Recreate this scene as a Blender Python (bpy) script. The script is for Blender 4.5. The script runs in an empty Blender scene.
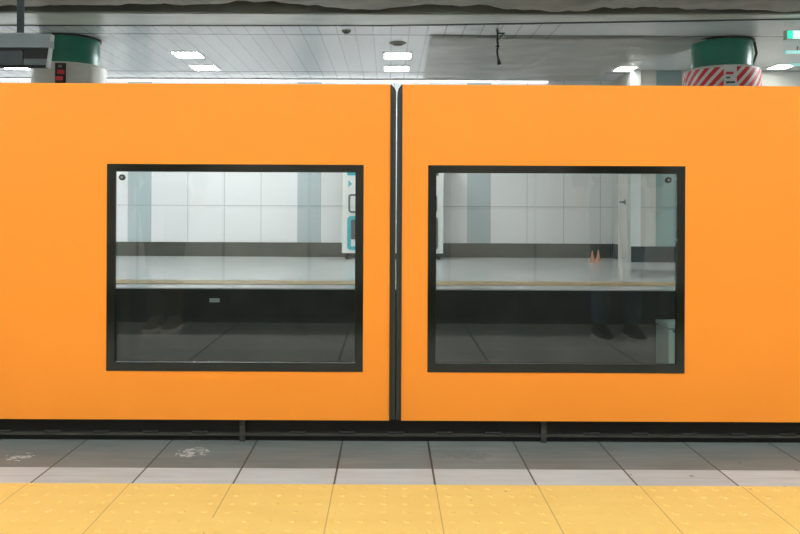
import bpy, bmesh, math, random
from mathutils import Vector, Matrix, noise
random.seed(7)
S = bpy.context.scene
C = S.collection
PI = math.pi
F = 778.0; HZ = 0.82; CX = 388.0; CY = 208.0
def wx(px, Y): return (px - CX) / F * Y
def wz(py, Y): return HZ - (py - CY) / F * Y

# ---------------------------------------------------------------- materials
def new_mat(name):
    m = bpy.data.materials.new(name); m.use_nodes = True
    nt = m.node_tree; b = nt.nodes['Principled BSDF']
    return m, nt, b
def N(nt, t, **kw):
    n = nt.nodes.new(t)
    for k, v in kw.items(): setattr(n, k, v)
    return n
def objco(nt, scale=(1, 1, 1)):
    g = N(nt, 'ShaderNodeNewGeometry'); mp = N(nt, 'ShaderNodeMapping')
    nt.links.new(g.outputs['Position'], mp.inputs['Vector'])
    mp.inputs['Scale'].default_value = scale
    return mp.outputs['Vector']
def plain(name, col, rough=0.5, metal=0.0, spec=0.5, var=0.06, nscale=3.0, bump=0.0, bscale=60, stretch=(1, 1, 1), coat=0.0):
    m, nt, b = new_mat(name)
    v = objco(nt, stretch)
    n = N(nt, 'ShaderNodeTexNoise'); n.inputs['Scale'].default_value = nscale; n.inputs['Detail'].default_value = 4
    nt.links.new(v, n.inputs['Vector'])
    r = N(nt, 'ShaderNodeMapRange'); r.inputs['From Min'].default_value = .3; r.inputs['From Max'].default_value = .7
    r.inputs['To Min'].default_value = 1 - var; r.inputs['To Max'].default_value = 1 + var
    nt.links.new(n.outputs['Fac'], r.inputs['Value'])
    mx = N(nt, 'ShaderNodeVectorMath', operation='SCALE'); mx.inputs[0].default_value = col
    nt.links.new(r.outputs['Result'], mx.inputs['Scale'])
    nt.links.new(mx.outputs['Vector'], b.inputs['Base Color'])
    b.inputs['Roughness'].default_value = rough; b.inputs['Metallic'].default_value = metal
    b.inputs['Specular IOR Level'].default_value = spec
    b.inputs['Coat Weight'].default_value = coat
    if bump:
        n2 = N(nt, 'ShaderNodeTexNoise'); n2.inputs['Scale'].default_value = bscale
        nt.links.new(v, n2.inputs['Vector'])
        bp = N(nt, 'ShaderNodeBump'); bp.inputs['Strength'].default_value = bump; bp.inputs['Distance'].default_value = .01
        nt.links.new(n2.outputs['Fac'], bp.inputs['Height']); nt.links.new(bp.outputs['Normal'], b.inputs['Normal'])
    return m
def emis(name, col, st):
    m, nt, b = new_mat(name)
    b.inputs['Base Color'].default_value = (*col, 1)
    b.inputs['Emission Color'].default_value = (*col, 1); b.inputs['Emission Strength'].default_value = st
    return m
def glass(name, ior, tint=(1, 1, 1)):
    m, nt, b = new_mat(name); nt.nodes.remove(b)
    out = nt.nodes['Material Output']
    t = N(nt, 'ShaderNodeBsdfTransparent'); t.inputs['Color'].default_value = (*tint, 1)
    g = N(nt, 'ShaderNodeBsdfGlossy'); g.inputs['Roughness'].default_value = 0.0
    f = N(nt, 'ShaderNodeFresnel'); f.inputs['IOR'].default_value = ior
    mx = N(nt, 'ShaderNodeMixShader')
    nt.links.new(f.outputs[0], mx.inputs[0]); nt.links.new(t.outputs[0], mx.inputs[1]); nt.links.new(g.outputs[0], mx.inputs[2])
    nt.links.new(mx.outputs[0], out.inputs['Surface'])
    return m
def mth(nt, op, a, b=None, c=None):
    n = N(nt, 'ShaderNodeMath', operation=op)
    for i, v in enumerate((a, b, c)):
        if v is None: continue
        if isinstance(v, (int, float)): n.inputs[i].default_value = v
        else: nt.links.new(v, n.inputs[i])
    return n.outputs[0]
def mixc(nt, fac, a, b):
    n = N(nt, 'ShaderNodeMix', data_type='RGBA')
    if isinstance(fac, (int, float)): n.inputs[0].default_value = fac
    else: nt.links.new(fac, n.inputs[0])
    for i, v in ((6, a), (7, b)):
        if isinstance(v, tuple): n.inputs[i].default_value = (*v, 1)
        else: nt.links.new(v, n.inputs[i])
    return n.outputs[2]
def line_mask(nt, coord, pitch, off, width):
    """1 on thin lines every pitch"""
    a = mth(nt, 'SUBTRACT', coord, off); a = mth(nt, 'DIVIDE', a, pitch)
    fr = mth(nt, 'FRACT', a); d = mth(nt, 'SUBTRACT', fr, .5); d = mth(nt, 'ABSOLUTE', d)
    return mth(nt, 'GREATER_THAN', d, .5 - width / pitch / 2)

def floor_near_mat():
    m, nt, b = new_mat('platform_tiles')
    g = N(nt, 'ShaderNodeNewGeometry'); sp = N(nt, 'ShaderNodeSeparateXYZ'); nt.links.new(g.outputs['Position'], sp.inputs[0])
    X, Y = sp.outputs[0], sp.outputs[1]
    # streaky grime along X
    v = objco(nt, (1.2, 9, 1)); n = N(nt, 'ShaderNodeTexNoise'); n.inputs['Scale'].default_value = 4; n.inputs['Detail'].default_value = 6
    nt.links.new(v, n.inputs['Vector'])
    tile = N(nt, 'ShaderNodeTexWhiteNoise', noise_dimensions='2D')
    cb = N(nt, 'ShaderNodeCombineXYZ')
    nt.links.new(mth(nt, 'FLOOR', mth(nt, 'DIVIDE', mth(nt, 'SUBTRACT', X, TX), .3)), cb.inputs[0])
    nt.links.new(mth(nt, 'FLOOR', mth(nt, 'DIVIDE', mth(nt, 'SUBTRACT', Y, EDGE1), .3)), cb.inputs[1])
    nt.links.new(cb.outputs[0], tile.inputs['Vector'])
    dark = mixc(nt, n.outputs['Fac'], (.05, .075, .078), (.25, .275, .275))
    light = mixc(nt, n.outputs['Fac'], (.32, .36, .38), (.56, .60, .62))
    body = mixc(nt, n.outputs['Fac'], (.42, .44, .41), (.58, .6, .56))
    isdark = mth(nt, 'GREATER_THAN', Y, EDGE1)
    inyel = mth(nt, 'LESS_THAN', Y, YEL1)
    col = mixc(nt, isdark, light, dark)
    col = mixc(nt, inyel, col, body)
    border = mth(nt, 'LESS_THAN', Y, .42)
    col = mixc(nt, border, col, (.17, .19, .17))
    vary = mth(nt, 'MULTIPLY_ADD', tile.outputs['Value'], .16, .92)
    # scuff marks on the dark tiles: crackled pale scratches
    w = N(nt, 'ShaderNodeTexNoise'); w.inputs['Scale'].default_value = 28; w.inputs['Detail'].default_value = 8; w.inputs['Distortion'].default_value = 1.6
    nt.links.new(objco(nt, (1, 1.4, 1)), w.inputs['Vector'])
    def blob(cx, cy, rx, ry):
        dx = mth(nt, 'POWER', mth(nt, 'DIVIDE', mth(nt, 'SUBTRACT', X, cx), rx), 2)
        dy = mth(nt, 'POWER', mth(nt, 'DIVIDE', mth(nt, 'SUBTRACT', Y, cy), ry), 2)
        return mth(nt, 'SUBTRACT', 1, mth(nt, 'MINIMUM', mth(nt, 'ADD', dx, dy), 1))
    sc = mth(nt, 'ADD', blob(wx(194, 2.6), 2.6, .075, .075), mth(nt, 'MULTIPLY', blob(wx(22, 2.56), 2.55, .075, .06), .75))
    scm = mth(nt, 'MULTIPLY', mth(nt, 'GREATER_THAN', mth(nt, 'MULTIPLY', w.outputs['Fac'], mth(nt, 'POWER', sc, .3)), .455), mth(nt, 'GREATER_THAN', sc, .02))
    col = mixc(nt, mth(nt, 'MULTIPLY', scm, .65), col, (.62, .66, .68))
    ft = blob(wx(466, 2.58), 2.58, .13, .075)
    fm = mth(nt, 'MULTIPLY', mth(nt, 'GREATER_THAN', mth(nt, 'MULTIPLY', w.outputs['Fac'], mth(nt, 'POWER', ft, .3)), .46), mth(nt, 'GREATER_THAN', ft, .02))
    col = mixc(nt, mth(nt, 'MULTIPLY', fm, .4), col, (.07, .075, .065))
    # specks
    vo = N(nt, 'ShaderNodeTexVoronoi'); vo.inputs['Scale'].default_value = 7; nt.links.new(objco(nt), vo.inputs['Vector'])
    col = mixc(nt, mth(nt, 'MULTIPLY', mth(nt, 'LESS_THAN', vo.outputs['Distance'], .05), .7), col, (.05, .05, .045))
    lx = line_mask(nt, X, .3, TX, .006)
    ly = line_mask(nt, Y, .3, EDGE1 - .3 * 8 - .075, .0025)
    ly = mth(nt, 'MULTIPLY', ly, mth(nt, 'MAXIMUM', mth(nt, 'LESS_THAN', Y, YEL1), mth(nt, 'MULTIPLY', mth(nt, 'LESS_THAN', Y, EDGE1), mth(nt, 'GREATER_THAN', mth(nt, 'ABSOLUTE', mth(nt, 'SUBTRACT', X, .1)), .75))))
    isb = mth(nt, 'LESS_THAN', Y, YEL0)
    lb = mth(nt, 'MAXIMUM', line_mask(nt, X, .8, -.26, .014), mth(nt, 'MULTIPLY', line_mask(nt, Y, .4, .42, .008), .6))
    lx = mth(nt, 'ADD', mth(nt, 'MULTIPLY', lx, mth(nt, 'SUBTRACT', 1, isb)), mth(nt, 'MULTIPLY', lb, isb))
    ly = mth(nt, 'MULTIPLY', ly, mth(nt, 'SUBTRACT', 1, isb))
    ln = mth(nt, 'MAXIMUM', lx, mth(nt, 'MULTIPLY', ly, .55))
    vm = N(nt, 'ShaderNodeVectorMath', operation='SCALE'); nt.links.new(col, vm.inputs[0]); nt.links.new(vary, vm.inputs['Scale'])
    fin = mixc(nt, mth(nt, 'MULTIPLY', ln, .93), vm.outputs[0], (.02, .02, .017))
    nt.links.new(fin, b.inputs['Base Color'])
    b.inputs['Specular IOR Level'].default_value = .35
    nt.links.new(mth(nt, 'MULTIPLY_ADD', n.outputs['Fac'], .25, .28), b.inputs['Roughness'])
    return m
EDGE1 = 2.446; YEL1 = 2.290; YEL0 = 1.690
TX = wx(343.3, 2.723) # tile joint phase
def yellow_mat():
    m, nt, b = new_mat('yellow_tactile')
    g = N(nt, 'ShaderNodeNewGeometry'); sp = N(nt, 'ShaderNodeSeparateXYZ'); nt.links.new(g.outputs['Position'], sp.inputs[0])
    X, Y = sp.outputs[0], sp.outputs[1]
    n = N(nt, 'ShaderNodeTexNoise'); n.inputs['Scale'].default_value = 5; n.inputs['Detail'].default_value = 7
    nt.links.new(objco(nt, (1, 3, 1)), n.inputs['Vector'])
    col = mixc(nt, n.outputs['Fac'], (.75, .485, .135), (.84, .58, .185))
    vo = N(nt, 'ShaderNodeTexVoronoi'); vo.inputs['Scale'].default_value = 9; nt.links.new(objco(nt), vo.inputs['Vector'])
    col = mixc(nt, mth(nt, 'MULTIPLY', mth(nt, 'LESS_THAN', vo.outputs['Distance'], .045), .5), col, (.25, .15, .04))
    lx = line_mask(nt, X, .3, TX, .0035)
    n3 = N(nt, 'ShaderNodeTexNoise'); n3.inputs['Scale'].default_value = 2.3; nt.links.new(objco(nt), n3.inputs['Vector'])
    fade = mth(nt, 'MULTIPLY', lx, mth(nt, 'MULTIPLY', mth(nt, 'GREATER_THAN', n3.outputs['Fac'], .36), .5))
    col = mixc(nt, fade, col, (.22, .13, .05))
    nt.links.new(col, b.inputs['Base Color']); b.inputs['Roughness'].default_value = .55; b.inputs['Specular IOR Level'].default_value = .3
    return m
# far wall: joints 0.61 m, blue-grey band 0.38 m wide, period 2.84 m
PER = 2.835; BAND0 = wx(128, 13.0); BW = .385
def wall_mat(name, base, band, off, hz=(.85,), gl=.45, lw=.012, la=.45):
    m, nt, b = new_mat(name)
    g = N(nt, 'ShaderNodeNewGeometry'); sp = N(nt, 'ShaderNodeSeparateXYZ'); nt.links.new(g.outputs['Position'], sp.inputs[0])
    X, Z = sp.outputs[0], sp.outputs[2]
    ph = mth(nt, 'MULTIPLY', mth(nt, 'FRACT', mth(nt, 'DIVIDE', mth(nt, 'SUBTRACT', X, off), PER)), PER)
    isb = mth(nt, 'LESS_THAN', ph, BW)
    n = N(nt, 'ShaderNodeTexNoise'); n.inputs['Scale'].default_value = 1.2; nt.links.new(objco(nt), n.inputs['Vector'])
    bc = mixc(nt, n.outputs['Fac'], tuple(c * .95 for c in base), tuple(min(1, c * 1.04) for c in base))
    col = mixc(nt, isb, bc, band)
    q = (PER - BW) / 4
    d = mth(nt, 'ABSOLUTE', mth(nt, 'SUBTRACT', mth(nt, 'FRACT', mth(nt, 'DIVIDE', mth(nt, 'SUBTRACT', ph, BW), q)), .5))
    ln = mth(nt, 'MULTIPLY', mth(nt, 'GREATER_THAN', d, .5 - lw / q / 2), mth(nt, 'GREATER_THAN', ph, BW - .006))
    for h in hz:
        ln = mth(nt, 'MAXIMUM', ln, mth(nt, 'LESS_THAN', mth(nt, 'ABSOLUTE', mth(nt, 'SUBTRACT', Z, h)), lw * .55))
    col = mixc(nt, mth(nt, 'MULTIPLY', ln, la), col, (.18, .2, .2))
    nt.links.new(col, b.inputs['Base Color']); b.inputs['Roughness'].default_value = gl; b.inputs['Specular IOR Level'].default_value = .4
    return m
def ceil_mat():
    m, nt, b = new_mat('ceiling_strips')
    g = N(nt, 'ShaderNodeNewGeometry'); sp = N(nt, 'ShaderNodeSeparateXYZ'); nt.links.new(g.outputs['Position'], sp.inputs[0])
    X, Y = sp.outputs[0], sp.outputs[1]
    ln = mth(nt, 'MULTIPLY', mth(nt, 'MULTIPLY', line_mask(nt, X, .218, .03, .018), mth(nt, 'LESS_THAN', X, 2.2)), .4)
    for h, w in ((9.62, .03), (12.25, .03)):
        ln = mth(nt, 'MAXIMUM', ln, mth(nt, 'MULTIPLY', mth(nt, 'LESS_THAN', mth(nt, 'ABSOLUTE', mth(nt, 'SUBTRACT', Y, h)), w), .85))
    col = mixc(nt, ln, (.62, .64, .64), (.14, .15, .14))
    nt.links.new(col, b.inputs['Base Color']); b.inputs['Roughness'].default_value = .22; b.inputs['Specular IOR Level'].default_value = .5
    return m
def stripes_mat():
    m, nt, b = new_mat('red_white_stripes')
    tc = N(nt, 'ShaderNodeTexCoord'); sp = N(nt, 'ShaderNodeSeparateXYZ'); nt.links.new(tc.outputs['Object'], sp.inputs[0])
    ang = mth(nt, 'ARCTAN2', sp.outputs[1], sp.outputs[0])
    u = mth(nt, 'SUBTRACT', mth(nt, 'MULTIPLY', ang, .47), mth(nt, 'MULTIPLY', sp.outputs[2], .95))
    s = mth(nt, 'GREATER_THAN', mth(nt, 'FRACT', mth(nt, 'DIVIDE', u, .125)), .45)
    col = mixc(nt, s, (.78, .76, .73), (.72, .025, .04))
    nt.links.new(col, b.inputs['Base Color']); b.inputs['Roughness'].default_value = .4
    return m

M = {}
M['orange'] = plain('orange_panel', (.93, .292, .028), .55, spec=.25, var=.012, nscale=1.0)
M['black'] = plain('black_frame', (.010, .011, .008), .12, spec=.5, var=.1)
M['seal'] = plain('rubber_seal', (.028, .032, .024), .5, spec=.4)
M['base'] = plain('base_dark', (.009, .009, .008), .6, spec=.4, var=.25, nscale=8)
M['ledge'] = plain('ledge_grey', (.042, .040, .034), .5, var=.4, nscale=14, stretch=(1, 6, 6))
M['glass'] = glass('window_glass', 1.62, (.985, .995, .99))
M['glass2'] = glass('window_glass_rear', 1.25, (.985, .995, .99))
M['chrome'] = plain('steel', (.55, .57, .55), .3, metal=.9)
M['floor'] = floor_near_mat()
M['yellow'] = yellow_mat()
M['farfloor'] = plain('far_floor_polished', (.68, .69, .69), .13, spec=.75, var=.05, nscale=1.5, stretch=(1, 5, 1))
M['faryellow'] = plain('far_yellow', (.50, .36, .12), .4, var=.12, nscale=14)
M['wall'] = wall_mat('far_wall_panels', (.80, .80, .81), (.43, .50, .52), BAND0, (.85, 1.9))
M['wallnear'] = wall_mat('near_wall_panels', (.70, .73, .70), (.38, .48, .5), .0525, (.825, 1.9), lw=.022, la=.9)
M['skirt'] = plain('dark_skirting', (.06, .066, .054), .35, var=.2)
M['skirt2'] = plain('dark_skirting_blue', (.022, .032, .037), .35, var=.2)
M['ceil'] = ceil_mat()
M['beam'] = plain('beam_metal', (.55, .56, .49), .28, spec=.6, var=.12, nscale=2, stretch=(1, 4, 4))
M['beamdark'] = plain('beam_face', (.24, .24, .19), .5, var=.2, nscale=2, stretch=(1, 4, 4))
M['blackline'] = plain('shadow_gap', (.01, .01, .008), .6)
M['tarp'] = plain('tarpaulin', (.80, .77, .69), .4, var=.12, nscale=2.5, stretch=(1, 3, 1))
M['sheet'] = plain('ceiling_sheet', (.80, .79, .73), .2, spec=1.0, var=.06, nscale=2)
M['under'] = plain('under_platform', (.028, .032, .027), .8, var=.3, nscale=3)
M['bed'] = plain('track_bed', (.02, .021, .018), .9, var=.4, nscale=10)
M['colwhite'] = plain('column_white', (.66, .64, .58), .4)
M['green'] = plain('column_green', (.022, .20, .135), .35, var=.15, nscale=3)
M['grey'] = plain('monitor_grey', (.42, .50, .53), .35, var=.05)
M['greydark'] = plain('monitor_grey_dark', (.07, .095, .10), .4)
M['rod'] = plain('rod_grey', (.10, .135, .14), .5)
M['blk'] = plain('matte_black', (.012, .012, .012), .5)
M['white'] = plain('white_paint', (.78, .78, .76), .35)
M['teal'] = plain('teal_paint', (.03, .42, .50), .4)
M['darkglass'] = plain('dark_window', (.09, .10, .10), .15)
M['red'] = plain('red_mark', (.7, .03, .03), .4)
M['door'] = plain('door_paint', (.70, .66, .60), .4)
M['jamb'] = plain('door_jamb', (.75, .78, .78), .4)
M['cone'] = plain('cone_orange', (.55, .27, .15), .5)
M['refl'] = plain('reflection_green', (.42, .55, .49), .6, var=.05)
M['stripe'] = stripes_mat()
M['denim'] = plain('denim', (.06, .13, .20), .85, var=.2, nscale=30)
M['taupe'] = plain('taupe_cloth', (.12, .10, .075), .85, var=.1)
M['navy'] = plain('navy_cloth', (.03, .035, .05), .8)
M['greycl'] = plain('grey_cloth', (.22, .22, .21), .8)
M['skin'] = plain('skin', (.62, .38, .27), .5)
M['hair'] = plain('hair', (.015, .011, .009), .5)
M['sole'] = plain('sole_white', (.75, .75, .72), .6)
M['lampN'] = emis('lamp_near', (.975, 1, .975), 47)
M['lampF'] = emis('lamp_far', (.95, .99, 1), 72)
M['strip'] = emis('lamp_strip', (.95, .99, 1), 2.0)
M['lampR'] = emis('lamp_right', (1, 1, .93), 16)
M['signG'] = emis('sign_green', (.03, .55, .36), 1.6)
M['signW'] = emis('sign_white', (.6, .95, .92), 1.3)
M['tealtube'] = emis('tube_teal', (.3, .62, .56), .75)

# ---------------------------------------------------------------- mesh helpers
def bm_new(): return bmesh.new()
def box(bm, x0, x1, y0, y1, z0, z1, bev=0.0, seg=2):
    r = bmesh.ops.create_cube(bm, size=1)
    vs = r['verts']
    for v in vs:
        v.co = Vector((x0 + (v.co.x + .5) * (x1 - x0), y0 + (v.co.y + .5) * (y1 - y0), z0 + (v.co.z + .5) * (z1 - z0)))
    if bev:
        es = list({e for v in vs for e in v.link_edges})
        bmesh.ops.bevel(bm, geom=es, offset=bev, segments=seg, affect='EDGES', profile=.5)
def lathe(bm, prof, cx=0, cy=0, n=48, cap=True):
    rings = []
    for r, z in prof:
        rings.append([bm.verts.new((cx + r * math.cos(2 * PI * k / n), cy + r * math.sin(2 * PI * k / n), z)) for k in range(n)])
    for a, b in zip(rings, rings[1:]):
        for k in range(n): bm.faces.new((a[k], a[(k + 1) % n], b[(k + 1) % n], b[k]))
    if cap:
        bm.faces.new(list(reversed(rings[0]))); bm.faces.new(rings[-1])
def cyl(bm, p, q, r, n=16, r2=None):
    p = Vector(p); q = Vector(q); d = q - p
    m = Matrix.Translation((p + q) / 2) @ d.to_track_quat('Z', 'Y').to_matrix().to_4x4()
    bmesh.ops.create_cone(bm, cap_ends=True, segments=n, radius1=r, radius2=r if r2 is None else r2, depth=d.length, matrix=m)
def obj(name, bm, mat, parent=None, smooth=False, loc=None):
    bmesh.ops.recalc_face_normals(bm, faces=bm.faces[:])
    me = bpy.data.meshes.new(name); bm.to_mesh(me); bm.free()
    me.materials.append(mat)
    if smooth:
        for p in me.polygons: p.use_smooth = True
        try: me.set_sharp_from_angle(angle=math.radians(40))
        except Exception: pass
    o = bpy.data.objects.new(name, me); C.objects.link(o)
    if parent is not None:
        o.parent = parent
    elif loc is None and name.split('_')[0] not in ('floor', 'ceiling', 'wall', 'window', 'door', 'baseboard', 'trim'):
        pass
    return o
def bxo(name, b, mat, parent=None, bev=0.0):
    bm = bm_new(); box(bm, *b, bev=bev); return obj(name, bm, mat, parent)
def struct(o): o['kind'] = 'structure'; return o
def tag(o, label, cat, group=None):
    o['label'] = label; o['category'] = cat
    if group: o['group'] = group
    return o
def thing(name, label, cat, loc=(0, 0, 0), group=None):
    o = bpy.data.objects.new(name, None); C.objects.link(o); o.location = loc; o.empty_display_size = .1
    return tag(o, label, cat, group)
def holed(bm, X0, X1, Z0, Z1, hx0, hx1, hz0, hz1, y0, y1, bev=0):
    """slab with a rectangular hole, closed on all sides"""
    def ring(y, a):
        return [bm.verts.new((x, y, z)) for x, z in a]
    o = [(X0, Z0), (X1, Z0), (X1, Z1), (X0, Z1)]; h = [(hx0, hz0), (hx1, hz0), (hx1, hz1), (hx0, hz1)]
    fo, fh, bo, bh = ring(y0, o), ring(y0, h), ring(y1, o), ring(y1, h)
    for k in range(4):
        j = (k + 1) % 4
        bm.faces.new((fo[k], fo[j], fh[j], fh[k])); bm.faces.new((bo[j], bo[k], bh[k], bh[j]))
        bm.faces.new((fo[j], fo[k], bo[k], bo[j])); bm.faces.new((fh[k], fh[j], bh[j], bh[k]))

# ---------------------------------------------------------------- setting
XL, XR = -13.0, 13.0
YW = -.12            # near wall
PY = 2.70            # front face of the gates
CZ = 2.96
YB = 13.0
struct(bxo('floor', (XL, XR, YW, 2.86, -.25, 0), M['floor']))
struct(bxo('floor_far', (XL, XR, 7.9, YB, -.012, 0), M['farfloor']))
struct(bxo('floor_track', (XL, XR, 2.86, 8.1, -1.3, -1.15), M['bed']))
struct(bxo('wall_platform_near', (XL, XR, 2.70, 2.84, -1.15, -.25), M['under']))
struct(bxo('wall_platform_far', (XL, XR, 7.93, 8.2, -1.15, -.0125), M['under']))
struct(bxo('wall_near', (XL, XR, YW - .2, YW, 0, CZ), M['wallnear']))
struct(bxo('baseboard_near', (XL, XR, YW, YW + .012, 0, .27), M['skirt2']))
RX = 3.75            # return wall
struct(bxo('wall_far', (XL, RX, YB, YB + .2, 0, CZ), M['wall']))
struct(bxo('baseboard_far', (XL, RX - .02, YB - .015, YB, 0, .238), M['skirt']))
# projecting wall block on the right, its own joint phase
bm = bm_new(); box(bm, RX, XR, 12.0, YB + .2, 0, CZ - .001)
struct(obj('wall_right_block', bm, wall_mat('block_wall_panels', (.56, .57, .53), (.24, .34, .33), wx(656, 12.0), (.85, 1.9))))
struct(bxo('baseboard_right_block', (RX - .0, XR, 11.985, 12.0, 0, .245), M['skirt2']))
struct(bxo('baseboard_return', (RX - .015, RX, 12.61, 12.985, 0, .245), M['skirt2']))
struct(bxo('trim_3', (RX - .012, wx(640, 12), 11.965, 11.984, .246, CZ - .002), M['jamb']))
# service door in the return wall
d = bxo('door_1', (RX - .012, RX + .0, 12.19, 12.57, .012, 2.1), M['door']); struct(d)
fr = bm_new(); holed(fr, 12.16, 12.60, 0, 2.15, 12.19, 12.57, .01, 2.1, RX - .02, RX)
bmesh.ops.transform(fr, verts=fr.verts, matrix=Matrix(((0, 1, 0, 0), (1, 0, 0, 0), (0, 0, 1, 0), (0, 0, 0, 1))))
obj('door_frame', fr, M['jamb'], d)
hd = bm_new(); cyl(hd, (RX - .012, 12.26, .93), (RX - .06, 12.26, .93), .016); cyl(hd, (RX - .055, 12.25, .93), (RX - .055, 12.40, .93), .013); box(hd, RX - .018, RX - .012, 12.235, 12.285, .89, .97)
obj('door_handle', hd, M['rod'], d)

# ceilings
struct(bxo('ceiling', (XL, XR, YW - .2, 3.2, CZ, CZ + .15), M['ceil']))
def skew_beam(name, pts_front, pts_back, z0, z1, mat):
    bm = bm_new(); A = []; 
    for (x, yf), (x2, yb) in zip(pts_front, pts_back):
        A.append([bm.verts.new((x, yf, z0)), bm.verts.new((x2, yb, z0)), bm.verts.new((x2, yb, z1)), bm.verts.new((x, yf, z1))])
    for a, b in zip(A, A[1:]):
        for k in range(4): bm.faces.new((a[k], a[(k + 1) % 4], b[(k + 1) % 4], b[k]))
    bm.faces.new(A[0]); bm.faces.new(A[-1])
    return obj(name, bm, mat)
xs = [XL, -5, 0, 2.4, 4.6, XR]
yb = [9.18, 9.18, 9.1, 8.90, 8.70, 8.56]
yf = [8.62, 8.62, 8.62, 8.6, 8.52, 8.45]
struct(skew_beam('ceiling_beam', list(zip(xs, yf)), list(zip(xs, yb)), CZ + .001, CZ + .45, M['beam']))
struct(skew_beam('trim_1', [(x, y - .03) for x, y in zip(xs, yf)], [(x, y - .001) for x, y in zip(xs, yf)], CZ + .012, CZ + .45, M['beamdark']))
struct(skew_beam('trim_2', list(zip(xs, yb)), [(x, y + .06) for x, y in zip(xs, yb)], CZ - .003, CZ + .3, M['blackline']))  # flush black strip painted as the shade inside the gap behind the beam
struct(skew_beam('ceiling_far', [(x, y + .0605) for x, y in zip(xs, yb)], [(x, YB + .2) for x in xs], CZ, CZ + .15, M['ceil']))
struct(bxo('ceiling_track', (XL, XR, 3.2, 8.75, CZ + .5, CZ + .6), M['beamdark']))

# ---------------------------------------------------------------- yellow tactile strip
bm = bm_new(); box(bm, -4.5, 4.5, YEL0, YEL1, .0005, .006)
for iy in range(10):
    for ix in range(-75, 75):
        x = TX + .03 + ix * .06; y = YEL0 + .03 + iy * .06
        if abs(x) > 2.4: continue
        n = 8; r1 = [bm.verts.new((x + .0105 * math.cos(2 * PI * k / n), y + .0105 * math.sin(2 * PI * k / n), .006)) for k in range(n)]
        r2 = [bm.verts.new((x + .0065 * math.cos(2 * PI * k / n), y + .0065 * math.sin(2 * PI * k / n), .0078)) for k in range(n)]
        for k in range(n): bm.faces.new((r1[k], r1[(k + 1) % n], r2[(k + 1) % n], r2[k]))
        bm.faces.new(r2)
tag(obj('tactile_paving', bm, M['yellow']), 'wide yellow tactile warning strip with small domes along the near platform floor', 'tactile paving')
bm = bm_new(); box(bm, XL, XR, 8.29, 8.72, .0005, .006)
tag(obj('tactile_paving', bm, M['faryellow']), 'thin faded yellow warning strip along the far platform edge behind the glass', 'tactile paving')

# ---------------------------------------------------------------- platform gates
ZT, ZB = 1.2487, .0824
WZ0, WZ1 = .251, .969
TH = .135
def gate(label, x0, x1, hx0, hx1, seam, latch_x, latch_z):
    t = thing('platform_gate', label, 'platform gate', ((x0 + x1) / 2, PY, 0), 'orange sliding platform gates'); t.location = (0, 0, 0)
    bm = bm_new()
    holed(bm, x0, x1, ZB, ZT, hx0, hx1, WZ0, WZ1, PY, PY + .012)
    holed(bm, x0, x1, ZB, ZT, hx0 - .045, hx1 + .045, WZ0 - .045, WZ1 + .045, PY + .0121, PY + TH)
    p = obj('panel', bm, M['orange'], t)
    bw = .0285
    bm = bm_new(); holed(bm, hx0, hx1, WZ0, WZ1, hx0 + bw, hx1 - bw, WZ0 + .031, WZ1 - .0265, PY - .002, PY + .012)
    obj('window_frame', bm, M['black'], t)
    bm = bm_new(); holed(bm, hx0 - .045, hx1 + .045, WZ0 - .045, WZ1 + .045, hx0 - .03, hx1 + .03, WZ0 - .03, WZ1 + .03, PY + .015, PY + TH - .001)
    obj('window_lining', bm, M['black'], t)
    a = bxo('window_pane', (hx0 + .01, hx1 - .01, PY + .0122, PY + .0148, WZ0 + .01, WZ1 - .01), M['glass'], t); a['label'] = 'clear front glass pane'
    a = bxo('window_pane', (hx0 - .04, hx1 + .04, PY + TH - .012, PY + TH - .009, WZ0 - .04, WZ1 + .04), M['glass2'], t); a['label'] = 'clear rear glass pane'
    # rubber seal on the closing edge, chamfered top
    s0, s1 = seam
    bm = bm_new(); out = 1 if s1 > s0 else -1
    pr = [(s0, ZB + .004), (s1, ZB + .004), (s1, ZT - .028), (s1 - out * .003, ZT - .016), (s0 + out * .004, ZT - .001), (s0, ZT - .001)]
    for yy in (PY - .004, PY + TH): pass
    f = [bm.verts.new((x, PY - .004, z)) for x, z in pr]; g = [bm.verts.new((x, PY + TH, z)) for x, z in pr]
    bm.faces.new(f); bm.faces.new(g[::-1])
    for k in range(len(pr)): bm.faces.new((f[k], f[(k + 1) % len(pr)], g[(k + 1) % len(pr)], g[k]))
    obj('edge_seal', bm, M['seal'], t)
    bm = bm_new(); lx = (s0 + s1) / 2 - out * .003
    box(bm, lx - .002, lx + .002, PY - .0065, PY - .004, ZB + .01, ZT - .03)
    obj('seal_rib', bm, M['blk'], t)
    # round latch on the glass
    bm = bm_new(); cyl(bm, (latch_x, PY + .0122, latch_z), (latch_x, PY + .004, latch_z), .0105, 24)
    l = obj('window_latch', bm, M['blk'], t, True)
    bm = bm_new(); cyl(bm, (latch_x, PY + .004, latch_z), (latch_x, PY + .002, latch_z), .0045, 16)
    obj('latch_pin', bm, M['greycl'], l, True)
    return t
gate('orange platform gate left of the central seam, latch in its window\'s top left corner', -2.3, .0069, wx(107, PY), wx(363.5, PY), (.0069, .0268), wx(121.3, PY), wz(178.4, PY))
gate('orange platform gate right of the central seam, latch in its window\'s top right corner', .0486, 2.3, wx(428, PY), wx(685, PY), (.0486, .0312), wx(669, PY), wz(178.8, PY))
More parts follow.
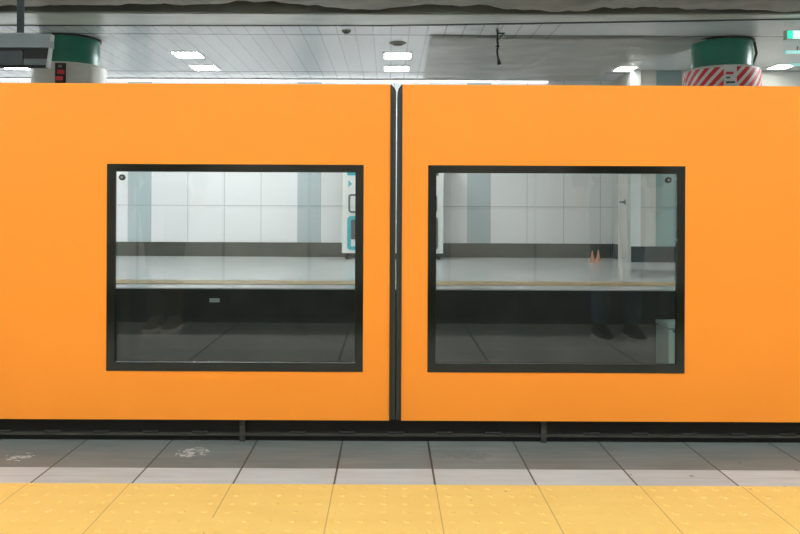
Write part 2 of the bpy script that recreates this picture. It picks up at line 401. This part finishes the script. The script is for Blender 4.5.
# dark base rail
t = thing('gate_base_rail', 'black base rail running along the floor under both orange gates', 'base rail')
bxo('channel', (-2.32, 2.32, 2.738, 2.83, 0, .078), M['base'], t)
bxo('ledge', (-2.32, 2.32, 2.724, 2.738, .020, .027), M['ledge'], t)
for px in (-56, 244, 544, 844):
    x = wx(px, 2.74); bxo('bracket', (x - .009, x + .009, 2.7235, 2.738, .0, .078), M['ledge'], t)
for k in range(-13, 14):
    x = .03 + k * .172
    if min(abs(x - wx(p, 2.74)) for p in (244, 544)) < .05: continue
    bxo('clip', (x - .028, x + .028, 2.726, 2.738, .0272, .035), M['blk'], t, .003)  # black blocks in place of the shadow blobs spaced along the ledge

# ---------------------------------------------------------------- lamps
def lamp(x, y, w, d, mat, label, group, name='ceiling_lamp'):
    t = thing(name, label, 'ceiling lamp', (x, y, CZ), group)
    bm = bm_new(); holed(bm, -w / 2 - .02, w / 2 + .02, -d / 2 - .02, d / 2 + .02, -w / 2, w / 2, -d / 2, d / 2, -.012, 0)
    bmesh.ops.rotate(bm, verts=bm.verts, matrix=Matrix.Rotation(-PI / 2, 3, 'X'))
    for v in bm.verts: v.co.z = v.co.z
    zs = [v.co.z for v in bm.verts]; mid = (max(zs) + min(zs)) / 2
    for v in bm.verts: v.co.z = -.012 if v.co.z < mid else 0
    obj('frame', bm, M['white'], t)
    bm = bm_new(); box(bm, -w / 2, w / 2, -d / 2, d / 2, -.01, -.002); obj('diffuser', bm, mat, t)
    return t
for (x, y, lab) in ((-2.81, 10.9, 'bright square ceiling lamp over far platform, nearer one of the left pair'),
                    (-2.81, 11.9, 'bright square ceiling lamp over far platform, further one of the left pair'),
                    (.125, 10.9, 'bright square ceiling lamp above the gate seam, nearer of its pair'),
                    (.125, 11.9, 'bright square ceiling lamp above the gate seam, further of its pair'),
                    (3.6, 11.85, 'ceiling lamp at the right edge of the wrinkled ceiling sheet'),
                    (5.86, 11.6, 'ceiling lamp right of the red and white striped column')):
    r_ = x > 3
    lamp(x, y, .27 if r_ else .36, .36 if r_ else .38, M['lampR' if r_ else 'lampF'], lab, 'far platform ceiling lamps')
for x in (-5.75, -8.7):
    for y in (10.9, 11.9): lamp(x, y, .36, .38, M['lampF'], 'ceiling lamp further left along the far platform, outside the picture', 'far platform lamps out of the picture')
for x in (5.95, 8.8): lamp(x, 9.9, .5, .5, M['lampF'], 'unseen lamp added right of the picture to brighten the right side of the far platform', 'added right hand lamps out of the picture')  # unseen lamps added to lift the dim right side of the far wall
lamp(8.8, 11.6, .36, .38, M['lampR'], 'ceiling lamp at the far right end of the far platform', 'far platform lamps out of the picture')
for k in range(-5, 6):
    lamp(.05 + k * 1.7, .42, 1.25, .2, M['lampN'], 'long white lamp in the near platform ceiling above the camera', 'near platform ceiling lamps')
t = thing('wall_light_strip', 'thin white light strip running along the top of the far wall', 'light strip', (0, YB, CZ))
bm = bm_new(); box(bm, -9, 2.65, -.09, 0, -.02, -.001); obj('housing', bm, M['white'], t)
bm = bm_new(); box(bm, -9, 2.65, -.07, -.04, -.045, -.0205); obj('tube', bm, M['strip'], t)
# round ceiling fittings
for (px, py, r, lab) in ((397, 43, .11, 'round dark vent in the far ceiling in front of the lamps'), (345.5, 31.2, .055, 'small dark round sensor in the far ceiling near the beam')):
    Y = (CZ - HZ) * F / (CY - py)
    t = thing('ceiling_vent', lab, 'vent', (wx(px, Y), Y, CZ))
    bm = bm_new(); lathe(bm, [(r, 0), (r, -.008), (r * .85, -.02)], n=32); obj('rim', bm, plain('vent_metal', (.22, .21, .16), .4), t, True)
    bm = bm_new(); lathe(bm, [(r * .62, -.0201), (r * .5, -.032), (r * .2, -.036)], n=24); obj('cap', bm, M['ledge'], t, True)

# ---------------------------------------------------------------- sheets
def cloth(name, x0, x1, y0, y1, nx, ny, zf, mat, edge=None, th=.004):
    bm = bm_new(); G = []
    for j in range(ny + 1):
        row = []
        for i in range(nx + 1):
            u, v = i / nx, j / ny
            x = x0 + (x1 - x0) * u; y = y0 + (y1 - y0) * v
            if edge: x, y = edge(u, v, x, y)
            row.append(bm.verts.new((x, y, zf(x, y, u, v))))
        G.append(row)
    for j in range(ny):
        for i in range(nx): bm.faces.new((G[j][i], G[j][i + 1], G[j + 1][i + 1], G[j + 1][i]))
    r = bmesh.ops.solidify(bm, geom=bm.faces[:], thickness=th)
    return obj(name, bm, mat, smooth=True)
def ztarp(x, y, u, v):
    n = noise.noise(Vector((x * .8, y * 3.2, 1.3))) * .055 + noise.noise(Vector((x * 2.4, y * 7, 5))) * .022 + abs(noise.noise(Vector((x * .45, y * 2.2, 9)))) * -.06
    hang = -.05 * max(0, (v - .93) / .07) + .025 * math.sin(x * 2.2) * v
    return CZ + .05 + n * 1.2 + .03 * noise.noise(Vector((x * 6, y * 14, 3))) + .30 * (1 - v) ** 1.2
tag(cloth('tarpaulin', XL + .5, XR - .5, 4.2, 8.33, 260, 90, ztarp, M['tarp']), 'crumpled grey beige tarpaulin slung above the track at the top of the picture', 'tarpaulin')
def zsheet(x, y, u, v):
    r = .016 * noise.noise(Vector((x * .9 + y * .5, y * 2.6, 2))) + .005 * noise.noise(Vector((x * 2.5, y * 6, 7)))
    L = (x - .56 - (2.85 - .56) * 0) 
    s = ((x - wx(575, 9.65)) - (y - 9.65) * -.145)
    crease = -.012 * math.exp(-(s / .035) ** 2)
    return CZ - .032 + r + crease
def edsheet(u, v, x, y):
    # left edge runs (431,38) -> (422,77); right edge bows
    xl = wx(431 - 9 * v, 9.62 + (12.7 - 9.62) * v)
    xr = 3.95 - .6 * min(1, max(0, (y - 10.4) / 1.1))
    return xl + (xr - xl) * u, y
tag(cloth('ceiling_sheet', 0, 1, 9.65, 12.72, 60, 60, zsheet, M['sheet'], edsheet, .003), 'wrinkled grey plastic sheet covering the far ceiling right of the lamps', 'plastic sheet')
# black cable drop
t = thing('hanging_cable', 'short black cable with bracket dangling below the far ceiling', 'cable', (wx(499, 9.3), 9.3, CZ))
bm = bm_new()
pts = [(-.03, 0, .0), (-.025, 0, -.06), (-.03, 0, -.13), (-.02, 0, -.2), (-.032, 0, -.26), (-.02, 0, -.34), (-.005, 0, -.41)]
for a, b in zip(pts, pts[1:]): cyl(bm, a, b, .013, 8)
obj('cord', bm, M['blk'], t)
bm = bm_new(); box(bm, -.03, .06, -.01, .01, -.055, -.038); cyl(bm, (-.028, 0, -.13), (.05, 0, -.045), .007, 6); obj('bracket', bm, M['blk'], t)
bm = bm_new(); cyl(bm, (-.018, 0, -.34), (-.004, 0, -.42), .012, 8, .026); obj('plug', bm, M['blk'], t)
bm = bm_new(); box(bm, -.05, -.005, -.015, .015, -.21, -.195); obj('clip', bm, M['blk'], t)

# ---------------------------------------------------------------- columns
def column(x, y, label, striped):
    t = thing('column', label, 'column', (x, y, 0), 'round platform columns')
    ztop = 2.60
    bm = bm_new(); lathe(bm, [(.452, 0), (.452, ztop - .02), (.43, ztop)], n=64); obj('shaft', bm, M['colwhite'], t, True)
    bm = bm_new(); lathe(bm, [(.365, ztop - .001), (.365, CZ - .02)], n=64); obj('collar', bm, M['green'], t, True)
    bm = bm_new(); lathe(bm, [(.385, CZ - .025), (.385, CZ - .001)], n=64); obj('collar_rim', bm, M['seal'], t, True)
    if striped:
        bm = bm_new(); n = 64
        for z0, z1 in ((2.1, 2.565),):
            lathe(bm, [(.456, z0), (.464, z0), (.464, z1), (.456, z1)], n=n, cap=False)
        w = obj('striped_wrap', bm, M['stripe'], t, True); w['label'] = 'red and white diagonal striped wrap'
    def curved(a0, a1, z0, z1, r, name, mat):
        bm = bm_new(); k = 10; A = []
        for i in range(k + 1):
            a = a0 + (a1 - a0) * i / k
            A.append([bm.verts.new((rr * math.sin(a), -rr * math.cos(a), z)) for rr, z in ((r, z0), (r + .004, z0), (r + .004, z1), (r, z1))])
        for p, q in zip(A, A[1:]):
            for m in range(4): bm.faces.new((p[m], p[(m + 1) % 4], q[(m + 1) % 4], q[m]))
        bm.faces.new(A[0]); bm.faces.new(A[-1])
        return obj(name, bm, mat, t)
    if striped:
        c = curved(-.35, -.03, 2.05, 2.585, .465, 'notice', M['white']); c['label'] = 'white notice with small red and grey print'
        c2 = curved(-.30, -.12, 2.47, 2.50, .470, 'notice_print', M['red']); c2.parent = c
        c2 = curved(-.3, -.2, 2.42, 2.44, .470, 'notice_print', M['greydark']); c2.parent = c
        c2 = curved(-.3, -.08, 2.36, 2.385, .470, 'notice_print', M['greydark']); c2.parent = c
        bm = bm_new()
        for a, b in (((.37, -.1, 2.94), (.40, -.1, 2.8)), ((.40, -.1, 2.8), (.34, -.1, 2.62))): cyl(bm, a, b, .016, 8)
        obj('cable', bm, M['seal'], t)
    else:
        c = curved(.02, .30, 1.9, 2.575, .453, 'notice', M['blk']); c['label'] = 'black notice strip with red marks'
        for z, w, a, mt in ((2.47, .05, .16, 'red'), (2.39, .05, .12, 'red')):
            c2 = curved(a - .08, a + .1, z - .03, z + .02, .458, 'notice_mark', M[mt]); c2.parent = c
        c2 = curved(.1, .2, 2.52, 2.55, .458, 'notice_mark', M['greycl']); c2.parent = c
    return t
column(wx(69, 9.95), 9.95, 'cream column with green collar and black notice behind the hanging monitor', False)
column(wx(721, 9.95), 9.95, 'round column wrapped in red and white diagonal stripes under a green collar', True)

# ---------------------------------------------------------------- hanging monitor top left
Y = 6.4
t = thing('hanging_monitor', 'grey platform monitor housing hanging from a rod at the top left', 'monitor', (wx(18, Y), Y, CZ))
x0 = -.75; xr = wx(50, Y) - wx(18, Y); s = CZ
def zz(py): return wz(py, Y) - CZ
bm = bm_new(); cyl(bm, (0, .03, zz(33.5)), (0, .03, .04), .028, 16); obj('rod', bm, M['rod'], t, True)
bm = bm_new(); box(bm, -.04, .04, .0, .06, -.12, -.02); obj('clamp', bm, M['rod'], t)
bm = bm_new(); box(bm, x0, xr, 0, .07, zz(49), zz(34.8), .004); obj('hood', bm, M['grey'], t)
bm = bm_new(); box(bm, x0, xr - .035, .03, .065, zz(68.5), zz(49)); obj('cabinet', bm, M['blk'], t)
bm = bm_new(); box(bm, x0, wx(21, Y) - wx(18, Y), .018, .03, zz(66), zz(52)); obj('screen', bm, M['greydark'], t)
bm = bm_new(); box(bm, wx(22, Y) - wx(18, Y), xr - .04, .014, .03, zz(66), zz(60)); obj('lower_trim', bm, plain('monitor_trim', (.16, .2, .21), .4), t)
bm = bm_new(); pr = [(xr, zz(36)), (xr + .006, zz(36)), (xr - .028, zz(69)), (xr - .04, zz(69))]
f = [bm.verts.new((x, .0, z)) for x, z in pr]; g = [bm.verts.new((x, .06, z)) for x, z in pr]
bm.faces.new(f); bm.faces.new(g[::-1])
for k in range(4): bm.faces.new((f[k], f[(k + 1) % 4], g[(k + 1) % 4], g[k]))
obj('end_plate', bm, M['white'], t)

# ---------------------------------------------------------------- green lit sign at the right edge
Y = 8.9
t = thing('exit_sign', 'small lit green and white sign under the ceiling at the right edge', 'sign', (wx(795, Y), Y, wz(32.5, Y)))
bm = bm_new(); box(bm, -.105, .5, .012, .08, -.055, .05, .004); obj('housing', bm, M['colwhite'], t)
bm = bm_new(); box(bm, -.09, -.03, 0, .012, -.045, .04); obj('green_panel', bm, M['signG'], t)
bm = bm_new(); box(bm, -.029, .48, 0, .012, -.045, .04); obj('lit_panel', bm, M['signW'], t)
bm = bm_new(); cyl(bm, (.2, .045, .05), (.2, .045, CZ - wz(32.5, Y)), .012); obj('rod', bm, M['rod'], t)
for (px, py, Y) in ((789, 52, 10.2), (794, 64.5, 11.4)):
    t = thing('teal_streak', 'faint teal glowing tube below the ceiling at the right edge, %s' % ('upper' if py < 60 else 'lower'), 'lamp', (wx(px, Y), Y, wz(py - 1.7, Y)), 'teal glowing tubes')  # glowing tubes for two teal streaks of unknown source
    bm = bm_new(); cyl(bm, (-.06, 0, 0), (.9, 0, .0), .022); obj('tube', bm, M['tealtube'], t)
    for x in (.1, .8):
        bm = bm_new(); cyl(bm, (x, 0, .02), (x, 0, CZ - wz(py - 1.7, Y)), .006, 6); obj('hanger', bm, M['rod'], t)

# ---------------------------------------------------------------- vending machines
def rrect(bm, cx, cz, w, h, r, y0, y1, hole=0):
    def loop(w, h, r, y):
        P = []
        for qx, qz, a0 in ((1, 1, 0), (-1, 1, 90), (-1, -1, 180), (1, -1, 270)):
            for k in range(6):
                a = math.radians(a0 + 90 * k / 5)
                P.append(bm.verts.new((cx + qx * (w / 2 - r) + r * math.cos(a), y, cz + qz * (h / 2 - r) + r * math.sin(a))))
        return P
    A, B = loop(w, h, r, y0), loop(w, h, r, y1); n = len(A)
    for k in range(n): bm.faces.new((A[k], A[(k + 1) % n], B[(k + 1) % n], B[k]))
    if hole:
        D, E = loop(w - 2 * hole, h - 2 * hole, max(r - hole, .004), y0), loop(w - 2 * hole, h - 2 * hole, max(r - hole, .004), y1)
        for k in range(n):
            j = (k + 1) % n
            bm.faces.new((D[j], D[k], E[k], E[j])); bm.faces.new((A[k], D[k], D[j], A[j])); bm.faces.new((B[j], E[j], E[k], B[k]))
    else:
        bm.faces.new(A); bm.faces.new(B[::-1])
def vending(x0, x1, label, accent):
    t = thing('vending_machine', label, 'vending machine', ((x0 + x1) / 2, 12.35, 0), 'vending machines against the far wall')
    w = x1 - x0; h = w / 2
    bm = bm_new(); box(bm, -h, h, 0, .60, .10, 1.83, .012); obj('cabinet', bm, M['white'], t)
    for sx in (-1, 1):
        for yy in (.06, .5):
            bm = bm_new(); cyl(bm, (sx * (h - .07), yy, 0), (sx * (h - .07), yy, .1), .025); obj('foot', bm, M['blk'], t)
    bm = bm_new(); box(bm, -h + .07, h - .07, -.006, 0, 1.42, 1.76); obj('display_window', bm, M['darkglass'], t)
    bm = bm_new(); rrect(bm, 0, 1.36, w - .16, .05, .015, -.008, 0); obj('button_row', bm, M[accent], t)
    bm = bm_new(); rrect(bm, 0, .89, w - .2, .30, .05, -.01, 0, .03); obj('panel_frame', bm, M['greydark'], t)
    bm = bm_new(); rrect(bm, 0, .89, w - .27, .23, .03, -.006, 0); obj('coin_panel', bm, M['white'], t)
    bm = bm_new(); rrect(bm, 0, .42, w - .17, .54, .06, -.012, 0, .06); obj('pickup_frame', bm, M[accent], t)
    bm = bm_new(); rrect(bm, 0, .50, w - .26, .36, .02, -.007, 0); obj('pickup_flap', bm, M['darkglass'], t)
    bm = bm_new(); rrect(bm, 0, .24, w - .26, .12, .02, -.008, 0); obj('pickup_tray', bm, M['white'], t)
vending(wx(342, 12.35), .065, 'white vending machine with teal pickup frame seen at the left window\'s right edge', 'teal')
vending(.075, wx(443.5, 12.35), 'pale vending machine seen only as a sliver at the right window\'s left edge', 'greydark')
# teal mark on the left machine
m0 = [o for o in C.objects if o.name == 'vending_machine'][0]
bm = bm_new(); hw = (.065 - wx(342, 12.35)) / 2
for z in (1.33, 1.23):
    pass
P = [(-hw + .06, 1.26), (-hw + .06, 1.15), (-hw + .12, 1.20)]
f = [bm.verts.new((x + .04, -.012, z)) for x, z in P]; g = [bm.verts.new((x + .04, -.0005, z)) for x, z in P]
bm.faces.new(f); bm.faces.new(g[::-1])
for k in range(3): bm.faces.new((f[k], f[(k + 1) % 3], g[(k + 1) % 3], g[k]))
obj('arrow_mark', bm, M['teal'], m0)

# ---------------------------------------------------------------- cones, reflection box, label
for (px, py, Y, h, lab) in ((592.5, 0, 11.9, .18, 'small orange cone before the dark baseboard, left one of two'), (598.5, 0, 12.2, .18, 'small orange cone before the dark baseboard, right one of two')):
    t = thing('traffic_cone', lab, 'cone', (wx(px, Y), Y, 0), 'small orange cones on the far platform')
    bm = bm_new(); box(bm, -.05, .05, -.05, .05, 0, .012); obj('foot_plate', bm, M['cone'], t)
    bm = bm_new(); lathe(bm, [(.034, .012), (.022, .09), (.007, h)], n=20); obj('body', bm, M['cone'], t, True)
Y = 7.45; xa = wx(656.5, 7.8)
t = thing('reflection_box', 'pale green grey box in the track pit, standing in for a reflection low in the right window', 'reflection box', (xa, Y, -1.15))  # box added in place of a pale reflection in the window glass
top = wz(318, 7.8) + 1.15
bm = bm_new(); box(bm, 0, .42, 0, .35, .05, top - .05, .006); obj('body', bm, M['refl'], t)
bm = bm_new(); box(bm, -.004, .424, -.004, .354, top - .04, top, .004); obj('lid', bm, M['refl'], t)
bm = bm_new(); box(bm, .012, .408, .012, .338, top - .05, top - .04); obj('lid_gap', bm, M['blk'], t)
bm = bm_new()
for k in range(3): box(bm, .04 + k * .12, .12 + k * .12, -.01, 0, top - .075, top - .055)
obj('hinge', bm, M['greydark'], t)
bm = bm_new(); box(bm, .02, .40, .02, .33, 0, .05); obj('plinth', bm, M['under'], t)
Y = 7.93
bm = bm_new(); box(bm, wx(210, Y), wx(220, Y), Y - .006, Y, wz(303, Y), wz(299, Y), .001)
tag(obj('marker_plate', bm, M['grey']), 'tiny pale marker plate on the dark wall below the far platform edge', 'plate')

# ---------------------------------------------------------------- people reflected in the windows
def skinned(name, verts, edges, radii, mat, parent, root=0, sub=2):
    me = bpy.data.meshes.new(name); me.from_pydata([Vector(v) for v in verts], edges, [])
    me.materials.append(mat)
    o = bpy.data.objects.new(name, me); C.objects.link(o); o.parent = parent
    md = o.modifiers.new('Skin', 'SKIN'); md.use_smooth_shade = True
    for i, sv in enumerate(me.skin_vertices[0].data):
        r = radii[i]; sv.radius = r if isinstance(r, tuple) else (r, r); sv.use_root = (i == root)
    s = o.modifiers.new('Sub', 'SUBSURF'); s.levels = sub; s.render_levels = sub
    return o
def person(x, y, label, legs, top, shoe, stance=.18):
    t = thing('person', label, 'person', (x, y, 0))
    s = stance / 2
    # body: head, neck, arms, hands, shins; faces +Y
    V = [(0, 0, 1.02), (0, -.01, 1.25), (0, -.01, 1.38), (0, 0, 1.47), (0, .01, 1.55), (0, .015, 1.64), (0, .005, 1.72)]
    R = [(.08, .06), (.08, .06), (.07, .05), .048, (.066, .072), (.088, .102), (.062, .075)]
    E = [(0, 1), (1, 2), (2, 3), (3, 4), (4, 5), (5, 6)]
    for sx in (-1, 1):
        b = len(V)
        V += [(sx * .18, -.01, 1.37), (sx * .225, -.02, 1.12), (sx * .236, .03, .93), (sx * .235, .045, .865), (sx * .232, .055, .79)]
        R += [.058, .042, .034, (.03, .042), (.026, .046)]
        E += [(2, b), (b, b + 1), (b + 1, b + 2), (b + 2, b + 3), (b + 3, b + 4)]
        b = len(V)
        V += [(sx * .09, 0, .93), (sx * s, .01, .50), (sx * s, -.01, .1)]; R += [.085, .052, .038]
        E += [(0, b), (b, b + 1), (b + 1, b + 2)]
    body = skinned('body', V, E, R, M['skin'], t)
    for sx in (-1, 1):
        for k, (dy, L) in enumerate(((.030, .062), (.011, .072), (-.008, .067), (-.026, .052))):
            p = Vector((sx * .232, .056 + dy, .815)); 
            skinned('finger', [p, p + Vector((0, .004, -L * .5)), p + Vector((-sx * .012, .004, -L))], [(0, 1), (1, 2)], [.0095, .009, .007], M['skin'], t, 0, 1)
        p = Vector((sx * .230, .07, .865))
        skinned('thumb', [p, p + Vector((-sx * .012, .028, -.025)), p + Vector((-sx * .018, .034, -.05))], [(0, 1), (1, 2)], [.011, .0105, .008], M['skin'], t, 0, 1)
    V = [(0, 0, .96), (0, 0, 1.03)]; R = [(.155, .118), (.15, .112)]; E = [(0, 1)]
    for sx in (-1, 1):
        b = len(V); V += [(sx * .09, 0, .86), (sx * s, .015, .50), (sx * s, -.005, .25), (sx * s, -.01, .085)]; R += [(.1, .1), .072, .064, .06]
        E += [(0, b), (b, b + 1), (b + 1, b + 2), (b + 2, b + 3)]
    skinned('trousers', V, E, R, legs, t)
    V = [(0, 0, .93), (0, -.005, 1.12), (0, -.01, 1.32), (0, -.008, 1.42), (0, 0, 1.455)]; R = [(.195, .15), (.185, .145), (.195, .14), (.13, .10), (.068, .068)]
    E = [(0, 1), (1, 2), (2, 3), (3, 4)]
    for sx in (-1, 1):
        b = len(V); V += [(sx * .19, -.01, 1.385), (sx * .23, -.02, 1.12), (sx * .238, .035, .935)]; R += [.08, .064, .052]
        E += [(3, b), (b, b + 1), (b + 1, b + 2)]
    skinned('jacket', V, E, R, top, t)
    # hair, ears, eyes, nose
    bm = bm_new(); bmesh.ops.create_uvsphere(bm, u_segments=24, v_segments=16, radius=1)
    for v in bm.verts: v.co = Vector((v.co.x * .086, -.016 + v.co.y * .100, 1.688 + v.co.z * .085))
    obj('hair', bm, M['hair'], t, True)
    for sx in (-1, 1):
        bm = bm_new(); bmesh.ops.create_uvsphere(bm, u_segments=12, v_segments=8, radius=1)
        for v in bm.verts: v.co = Vector((sx * .079 + v.co.x * .012, .008 + v.co.y * .02, 1.635 + v.co.z * .03))
        obj('ear', bm, M['skin'], t, True)
        bm = bm_new(); bmesh.ops.create_uvsphere(bm, u_segments=12, v_segments=8, radius=1)
        for v in bm.verts: v.co = Vector((sx * .03 + v.co.x * .013, .098 + v.co.y * .008, 1.645 + v.co.z * .006))
        obj('eye', bm, M['hair'], t, True)
        # shoe
        bm = bm_new(); pr = [(.042, -.085), (.046, 0), (.052, .1), (.045, .165), (.018, .195)]
        A = []
        prof = [(-.095, .032, .075), (-.06, .041, .10), (0, .043, .105), (.07, .048, .075), (.13, .047, .055), (.175, .034, .045), (.195, .014, .036)]
        for yy, hw, hh in prof:
            A.append([bm.verts.new((sx * s + hw * a, yy, .018 + (hh - .018) * c)) for a, c in ((-1, 0), (-1, .5), (-.65, .95), (0, 1), (.65, .95), (1, .5), (1, 0))])
        for p, q in zip(A, A[1:]):
            for k in range(6): bm.faces.new((p[k], p[k + 1], q[k + 1], q[k]))
            bm.faces.new((p[6], p[0], q[0], q[6]))
        bm.faces.new(A[0]); bm.faces.new(A[-1])
        obj('shoe', bm, shoe, t, True)
        bm = bm_new(); A = []
        for yy, hw, hh in prof: A.append([bm.verts.new((sx * s + (hw + .003) * a, yy * 1.02, z)) for a, z in ((-1, 0), (-1, .03), (1, .03), (1, 0))])
        for p, q in zip(A, A[1:]):
            for k in range(4): bm.faces.new((p[k], p[(k + 1) % 4], q[(k + 1) % 4], q[k]))
        bm.faces.new(A[0]); bm.faces.new(A[-1])
        obj('shoe_sole', bm, M['sole'], t)
    bm = bm_new(); A = [(0, .10, 1.66), (-.016, .102, 1.605), (.016, .102, 1.605), (0, .13, 1.61)]
    vs = [bm.verts.new(a) for a in A]
    for f in ((0, 1, 3), (0, 3, 2), (1, 2, 3), (0, 2, 1)): bm.faces.new([vs[i] for i in f])
    obj('nose', bm, M['skin'], t)
    bm = bm_new(); box(bm, -.022, .022, .092, .103, 1.575, 1.582, .003); obj('mouth', bm, plain('lips', (.4, .14, .12), .5), t)
    return t
p = person(wx(622, 4.8), .52, 'person in blue jeans and white soled shoes reflected in the right window', M['denim'], M['navy'], M['blk'], .2)
p = person(wx(163, 5.15), .22, 'person in brown trousers faintly reflected in the left window', M['taupe'], M['greycl'], M['taupe'], .12)

# ---------------------------------------------------------------- world, camera
w = bpy.data.worlds.new('World'); S.world = w; w.use_nodes = True
w.node_tree.nodes['Background'].inputs[0].default_value = (.85, .92, 1, 1)
w.node_tree.nodes['Background'].inputs[1].default_value = .35
cam = bpy.data.cameras.new('camera'); co = bpy.data.objects.new('camera', cam); C.objects.link(co); S.camera = co
co.location = (0, 0, HZ)
co.matrix_world = Matrix.Translation((0, 0, HZ)) @ Matrix.Rotation(PI / 2, 4, 'X') @ Matrix.Rotation(math.radians(.25), 4, 'Z')
cam.sensor_width = 36; cam.lens = F / 800 * 36
cam.shift_x = 12 / 800; cam.shift_y = -59 / 800
cam.clip_start = .02
vs = S.view_settings
vs.view_transform = 'Standard'; vs.look = 'None'; vs.exposure = 0; vs.gamma = 1; vs.use_curve_mapping = False
